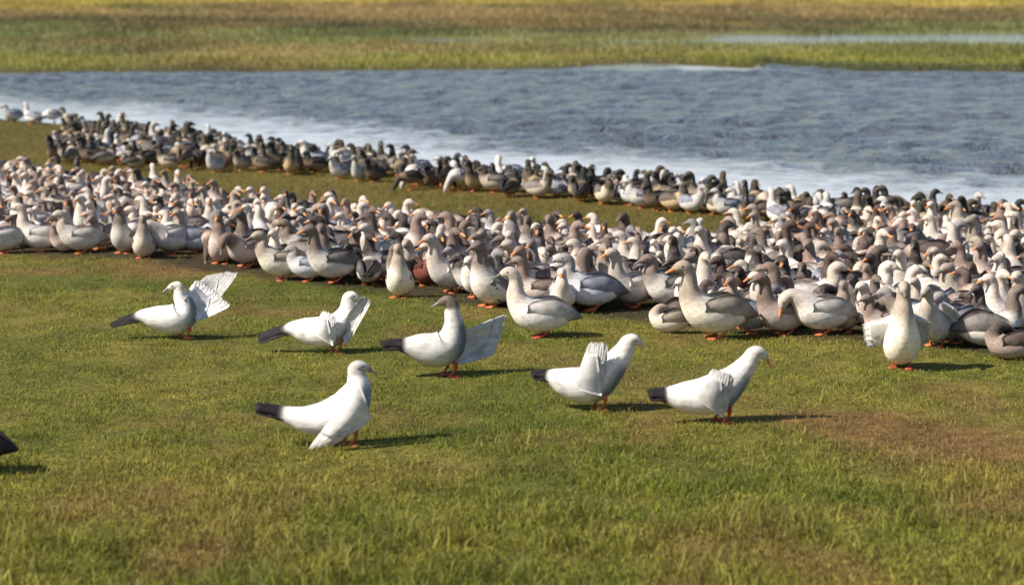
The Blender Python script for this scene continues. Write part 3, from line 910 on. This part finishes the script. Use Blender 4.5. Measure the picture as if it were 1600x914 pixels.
# ------------------------------------------------------------------ the front row of the flock, one by one
GFRONT = 'geese along the front edge of the flock'
front = [
    # px, base py, pose, palette, heading, scale, label
    (8, 392, 'tucked', 'white', 30, .86, 'white goose cut by the left edge, in the front row'),
    (66, 390, 'alert', 'white', 8, .90, 'white goose facing left near the left end of the front row, grey back'),
    (128, 394, 'curved', 'white', 20, .90, 'bright white goose with neck drawn up, left of a round mauve-grey one'),
    (158, 390, 'tucked', 'pink', 70, .84, 'round mauve-grey goose between two white ones, orange foot showing'),
    (194, 398, 'upright', 'grey', 75, .86, 'white-chested grey goose facing out beside a slim peach one'),
    (225, 408, 'upright', 'cream', 95, .76, 'slim peach goose standing bolt upright with orange feet'),
    (268, 400, 'bent', 'white', 40, .92, 'white goose with orange bill pointing down onto its chest'),
    (308, 398, 'curved', 'bluegrey', 200, .88, 'pale grey goose with dark flank feathers, facing away to the right'),
    (346, 414, 'upright', 'pink', 85, .88, 'pinkish brown upright goose with dull green head'),
    (398, 408, 'alert', 'grey', 60, .92, 'grey-backed goose with a cream egg-shaped breast'),
    (442, 436, 'curved', 'cream', 25, .94, 'cream goose with bent neck facing left above brown ground'),
    (480, 425, 'tucked', 'grey', 150, .90, 'dark grey goose turned away behind the cream one'),
    (522, 440, 'alert', 'grey', 30, .96, 'large grey goose with white shoulder above the second runner'),
    (596, 424, 'curved', 'white', 50, .92, 'white-breasted goose with brown mottled belly left of the cream upright one'),
    (625, 466, 'upright', 'cream', 85, .84, 'tall cream goose standing bolt upright left of the chestnut one'),
    (666, 446, 'tucked', 'chestnut', 120, .82, 'chestnut red goose beside the tall cream one'),
    (708, 456, 'alert', 'white', 35, .96, 'broad bright white goose right of the chestnut red one'),
    (765, 482, 'upright', 'grey', 45, .98, 'big grey goose with cream flank leaning left'),
    (846, 530, 'alert', 'white', 10, .98, 'white goose with dark red feet standing forward of the row, facing left'),
    (925, 486, 'curved', 'bluegrey', 12, .98, 'lavender grey goose with a long cream neck leaning left'),
    (990, 480, 'alert', 'white', 35, .92, 'white goose with brown nape, its breast touching a grey-backed one'),
    (1050, 482, 'curved', 'grey', 25, .96, 'grey-backed white-breasted goose left of the long-necked cream one'),
    (1046, 520, 'asleep', 'cream', 15, .66, 'small white and brown goose sitting low on the grass, head tucked'),
    (1072, 504, 'sitting', 'brown', 195, .74, 'dull brown goose crouching behind the small sitting one'),
    (1118, 528, 'alert', 'cream', 20, 1.10, 'long-necked cream goose towering over the sitting birds'),
    (1162, 476, 'tucked', 'chestnut', 70, .80, 'dark goose with a red head patch behind the blue grey one'),
    (1172, 518, 'tucked', 'bluegrey', 190, .86, 'blue grey goose with its back turned, right of the long-necked cream one'),
    (1225, 522, 'alert', 'pink', 30, .90, 'sloping tan goose with head high among the right front row'),
    (1285, 524, 'bent', 'white', 15, .94, 'white goose bending its bill down towards its tan neighbour'),
    (1345, 492, 'curved', 'white', 160, .92, 'white-backed goose standing in shade behind the front row gap'),
    (1408, 572, 'upright', 'cream', 84, 1.10, 'tallest goose facing the viewer, tan neck, white wings half open, red feet'),
    (1462, 540, 'curved', 'white', 60, .96, 'white goose just right of the tallest one, neck grey-brown'),
    (1492, 532, 'tucked', 'bluegrey', 40, .92, 'bluish white goose with a grey head near the right edge'),
    (1545, 540, 'sitting', 'grey', 190, .98, 'grey goose lying low with its long wing spread on the grass'),
    (1580, 556, 'asleep', 'brown', 10, .80, 'small dull brown goose asleep at the right end of the row'),
    (1602, 520, 'alert', 'white', 60, .94, 'bright white goose cut off by the right edge'),
]
occupied = []
for px, py, pose, pal, rz, s, lab in front:
    x, y = ground(px, py)
    o = place('goose', pose, PAL[pal], WING[pal], x, y, rz, s, lab, GFRONT, 'goose', True,
              M_LEGR if ('red feet' in lab) else M_LEG, M_BILL if ('orange bill' in lab or len(occupied) % 4 == 0) else M_BILLG)
    occupied.append((x, y))
    if 'tallest' in lab:
        for ch in [c for c in o.children if c.name.startswith('wing')]:
            bpy.data.objects.remove(ch)
        for sd in (1, -1):
            link('wing', open_wing('spread_wing', [(-.07, sd * .085, .30), (.02, sd * .09, .15), (-.03, sd * (.27 if sd > 0 else .20), .25), (.07, sd * (.24 if sd > 0 else .16), .10)], .03, 4), o)
        o.scale = (o.scale[0], o.scale[0] * .84, o.scale[0] * 1.02)

# ------------------------------------------------------------------ the packed flock behind
fe_px = [(-260, 388), (0, 394), (150, 400), (330, 410), (400, 426), (480, 440), (600, 446), (760, 478), (900, 490), (1060, 492), (1110, 512), (1200, 520), (1330, 520), (1450, 540), (1600, 545), (1900, 550)]
be_px = [(-260, 262), (0, 277), (200, 300), (400, 332), (600, 358), (800, 372), (1000, 396), (1150, 398), (1220, 372), (1300, 364), (1600, 372), (1900, 385)]


def inside_px(px, py):
    return np.interp(px, *zip(*be_px)) <= py <= np.interp(px, *zip(*fe_px))


def to_px(x, y):
    s, c = math.sin(PITCH), math.cos(PITCH)
    zc = y * c + CAM_H * s
    yc = y * s - CAM_H * c
    return 800 + F * x / zc, 457 - F * yc / zc


cand = []
tries = 0
grid = {}


def free(x, y, r):
    for (a, b_) in near_pts(x, y):
        if ((a - x) ** 2 + ((b_ - y) * .82) ** 2) < r * r: return False
    return True


def near_pts(x, y):
    i, j = int(x / .5), int(y / .5)
    for a in (i - 1, i, i + 1):
        for b_ in (j - 1, j, j + 1):
            yield from grid.get((a, b_), ())


def occupy(x, y): grid.setdefault((int(x / .5), int(y / .5)), []).append((x, y))


for p in occupied: occupy(*p); occupy(p[0], p[1] - .27)
R_ = random.Random(11)
while tries < 60000:
    tries += 1
    y = R_.uniform(18.5, 36); x = R_.uniform(-9.5, 9.5)
    px, py = to_px(x, y)
    if not (-120 < px < 1720) or not inside_px(px, py): continue
    if free(x, y, .220 + .02 * (y > 27)):
        occupy(x, y); cand.append((y, x, px, py))
cand.sort()
vis = [c for c in cand if -30 < c[2] < 1630]
n_single = 300 - len(front) - 7
single, rest = cand[:], []
inview = 0
single = []
for c in cand:
    if -30 < c[2] < 1630 and inview < n_single:
        single.append(c); inview += 1
    elif -30 < c[2] < 1630 or True:
        rest.append(c)
print('flock', len(cand), 'singles', len(single), 'rest', len(rest))
pals = ['white', 'grey', 'brown', 'bluegrey', 'pink', 'cream', 'pied']
PWT = [.42, .05, .08, .04, .18, .09, .16]
poses = ['alert', 'curved', 'tucked', 'upright', 'sideways', 'bent', 'asleep', 'grazing']
POWT = [.17, .24, .18, .14, .12, .09, .03, .03]
LOOK = {'white': 'white-breasted goose', 'grey': 'grey-backed goose', 'brown': 'dull brown goose', 'bluegrey': 'bluish grey goose', 'pink': 'mauve-tinged goose', 'cream': 'cream-coloured goose', 'pied': 'dark-headed pied goose'}
STAND = {'alert': 'with neck straight up', 'curved': 'with neck gently curved', 'tucked': 'with head drawn down', 'upright': 'rearing bolt upright', 'sideways': 'with head turned aside', 'bent': 'with bill bent down', 'asleep': 'sitting asleep', 'grazing': 'with head at the ground'}


used_labels = set()
THIRD = ('left', 'centre', 'right')


def facing(rz):
    return ('left', 'the viewer', 'right', 'the lake')[int(((rz + 45) % 360) // 90)]


def random_bird(px=None, py=None):
    for _ in range(60):
        pal = R_.choices(pals, PWT)[0]; pose = R_.choices(poses, POWT)[0]
        rz = R_.gauss(42, 34) if R_.random() < .80 else R_.uniform(0, 360)
        s = R_.uniform(.68, .92)
        lab = None
        if px is None: break
        f_ = np.interp(px, *zip(*fe_px)); b_ = np.interp(px, *zip(*be_px))
        row = ('rear', 'middle', 'front')[int(min(2.99, max(0, (py - b_) / (f_ - b_) * 3)))]
        lab = '%s %s, facing %s, at the flock\'s %s %s' % (LOOK[pal], STAND[pose], facing(rz), THIRD[int(min(2, max(0, px / 533.4)))], row)
        if lab not in used_labels: break
    used_labels.add(lab)
    return (pal, pose, rz, s) if px is None else (pal, pose, rz, s, lab)


RAISED = {}
for (y, x, px, py) in single:
    pal, pose, rz, s, lab = random_bird(px, py)
    flap = pose in ('alert', 'curved', 'tucked') and R_.random() < 0 and -25 < rz < 38
    if flap: lab = lab.replace(STAND[pose], 'flapping with raised wings')
    if flap and lab in used_labels: flap = False; lab = lab.replace('flapping with raised wings', STAND[pose])
    used_labels.add(lab)
    o = place('goose', pose, PAL[pal], WING[pal], x, y, rz, s, lab,
          'pale geese packed together in the flock', 'goose', False, M_LEG, M_BILL if R_.random() < .25 else M_BILLG)
    if flap:
        for ch in [c for c in o.children if c.name.startswith('wing')]: bpy.data.objects.remove(ch)
        kind = R_.choice((0, 1))
        if kind not in RAISED:
            t = ((-.09, .22, .07, .20, -.02, .50, .14, .47), (-.09, .22, .07, .19, .10, .40, .24, .33))[kind]
            RAISED[kind] = [open_wing('raised_wing', [(t[0], sd * .085, t[1]), (t[2], sd * .09, t[3]), (t[4], sd * .19, t[5]), (t[6], sd * .19, t[7])], .03, 4) for sd in (1, -1)]
        for me in RAISED[kind]: link('wing', me, o)


def merged_flock(name, birds, bodies, wings, label, cat, bill):
    """the birds past the first few hundred, still real shapes, joined in one object"""
    mats, mi_of = [], {}
    def mid(m_):
        if m_.name not in mi_of: mi_of[m_.name] = len(mats); mats.append(m_)
        return mi_of[m_.name]
    Vs, Zs, quads, tris, mq, mt, off = [], [], [], [], [], [], 0
    for x, y, rz, s, pose, pal in birds:
        d = pose_parts(pose)
        c, sn = math.cos(math.radians(rz)) * s, math.sin(math.radians(rz)) * s
        z0 = float(land_z(x, y)) - .004
        for key, mm in (('body', bodies[pal]), ('wing1', wings[pal]), ('wing-1', wings[pal]), ('bill', bill)):
            me = d[key]; nv = len(me.vertices)
            co = np.empty(nv * 3, np.float32); me.vertices.foreach_get('co', co); co = co.reshape(-1, 3)
            Vs.append(np.stack([co[:, 0] * c - co[:, 1] * sn + x, co[:, 0] * sn + co[:, 1] * c + y, co[:, 2] * s + z0], 1))
            if 'zone' in me.attributes:
                zc = np.empty(nv * 4, np.float32); me.attributes['zone'].data.foreach_get('color', zc); Zs.append(zc.reshape(-1, 4)[:, :3])
            else: Zs.append(np.zeros((nv, 3)))
            for p in me.polygons:
                v = [i + off for i in p.vertices]
                if len(v) == 4: quads.append(v); mq.append(mid(mm))
                else: tris.append(v); mt.append(mid(mm))
            off += nv
    me = np_mesh(name, np.concatenate(Vs), [np.array(quads), np.array(tris)], mats, np.concatenate(Zs), 'zone', mat_idx=np.array(mq + mt))
    return P(link(name, me), label, cat, kind='stuff')


rb = []
for (y, x, px, py) in rest:
    pal, pose, rz, s = random_bird()
    rb.append((x, y, rz, s, pose, pal))
if rb: merged_flock('geese_flock', rb, PAL, WING, 'far back of the pale goose flock, beside the olive grass strip', 'goose flock', M_BILL)

# ------------------------------------------------------------------ ducks along the waterline
dl = []
duck_rows = [(20, 192, 118, 194, 5), (88, 246, 215, 258, 26), (100, 226, 350, 252, 90), (340, 254, 640, 276, 48), (640, 286, 1010, 311, 60), (1000, 312, 1250, 342, 46), (1240, 346, 1620, 362, 60)]
dgrid = []
for x0, y0, x1, y1, n_ in duck_rows:
    k = 0; t_ = 0
    while k < n_ and t_ < 4000:
        t_ += 1
        u = R_.random(); px = x0 + (x1 - x0) * u
        spread = 23 if x0 == 100 else (10 if n_ < 40 else 14)
        py = y0 + (y1 - y0) * u + R_.uniform(-1, 1) * (spread if n_ > 6 else 2)
        x, y = ground(px, py)
        if all((a - x) ** 2 + ((b_ - y) * .6) ** 2 > .20 ** 2 for a, b_ in dgrid) and free(x, y, .25):
            dgrid.append((x, y)); dl.append((px, py, x, y)); k += 1
DL = {'brown': 'dark-headed brown duck', 'pale': 'pale-breasted duck', 'black': 'nearly black duck', 'white': 'whitish duck'}
DS = {'alert': 'stretching its neck', 'curved': 'standing relaxed', 'tucked': 'with head drawn in', 'sideways': 'looking aside', 'grazing': 'with head to the ground'}
dposes, dw = ['alert', 'curved', 'tucked', 'sideways', 'grazing'], [.22, .30, .28, .12, .08]
STRETCH = ('left end', 'near left', 'bend above grass', 'before middle', 'middle', 'past middle', 'mid right', 'near right', 'right end')
for px, py, x, y in dl:
    for _ in range(80):
        pal = R_.choices(['brown', 'pale', 'black', 'white'], [.28, .28, .26, .20])[0]
        if px < 100: pal = 'white' if R_.random() < .6 else 'black'
        pose = R_.choices(dposes, dw)[0]
        rz = R_.gauss(15, 40) if R_.random() < .6 else R_.uniform(0, 360)
        lab = '%s %s, facing %s, shoreline %s' % (DL[pal], DS[pose], facing(rz), STRETCH[int(min(8, max(0, px / 177.8)))])
        if lab not in used_labels: break
    used_labels.add(lab)
    wingm = WING[{'brown': 'brown', 'pale': 'grey', 'black': 'dark', 'white': 'bluegrey'}[pal]]
    place('duck', pose, DUCK[pal], wingm, x, y, rz, R_.uniform(.68, .88), lab,
          'dark ducks lining the waterline', 'duck', False, M_LEG, M_BILLG)
print('ducks', len(dl), 'objects', len(bpy.data.objects))
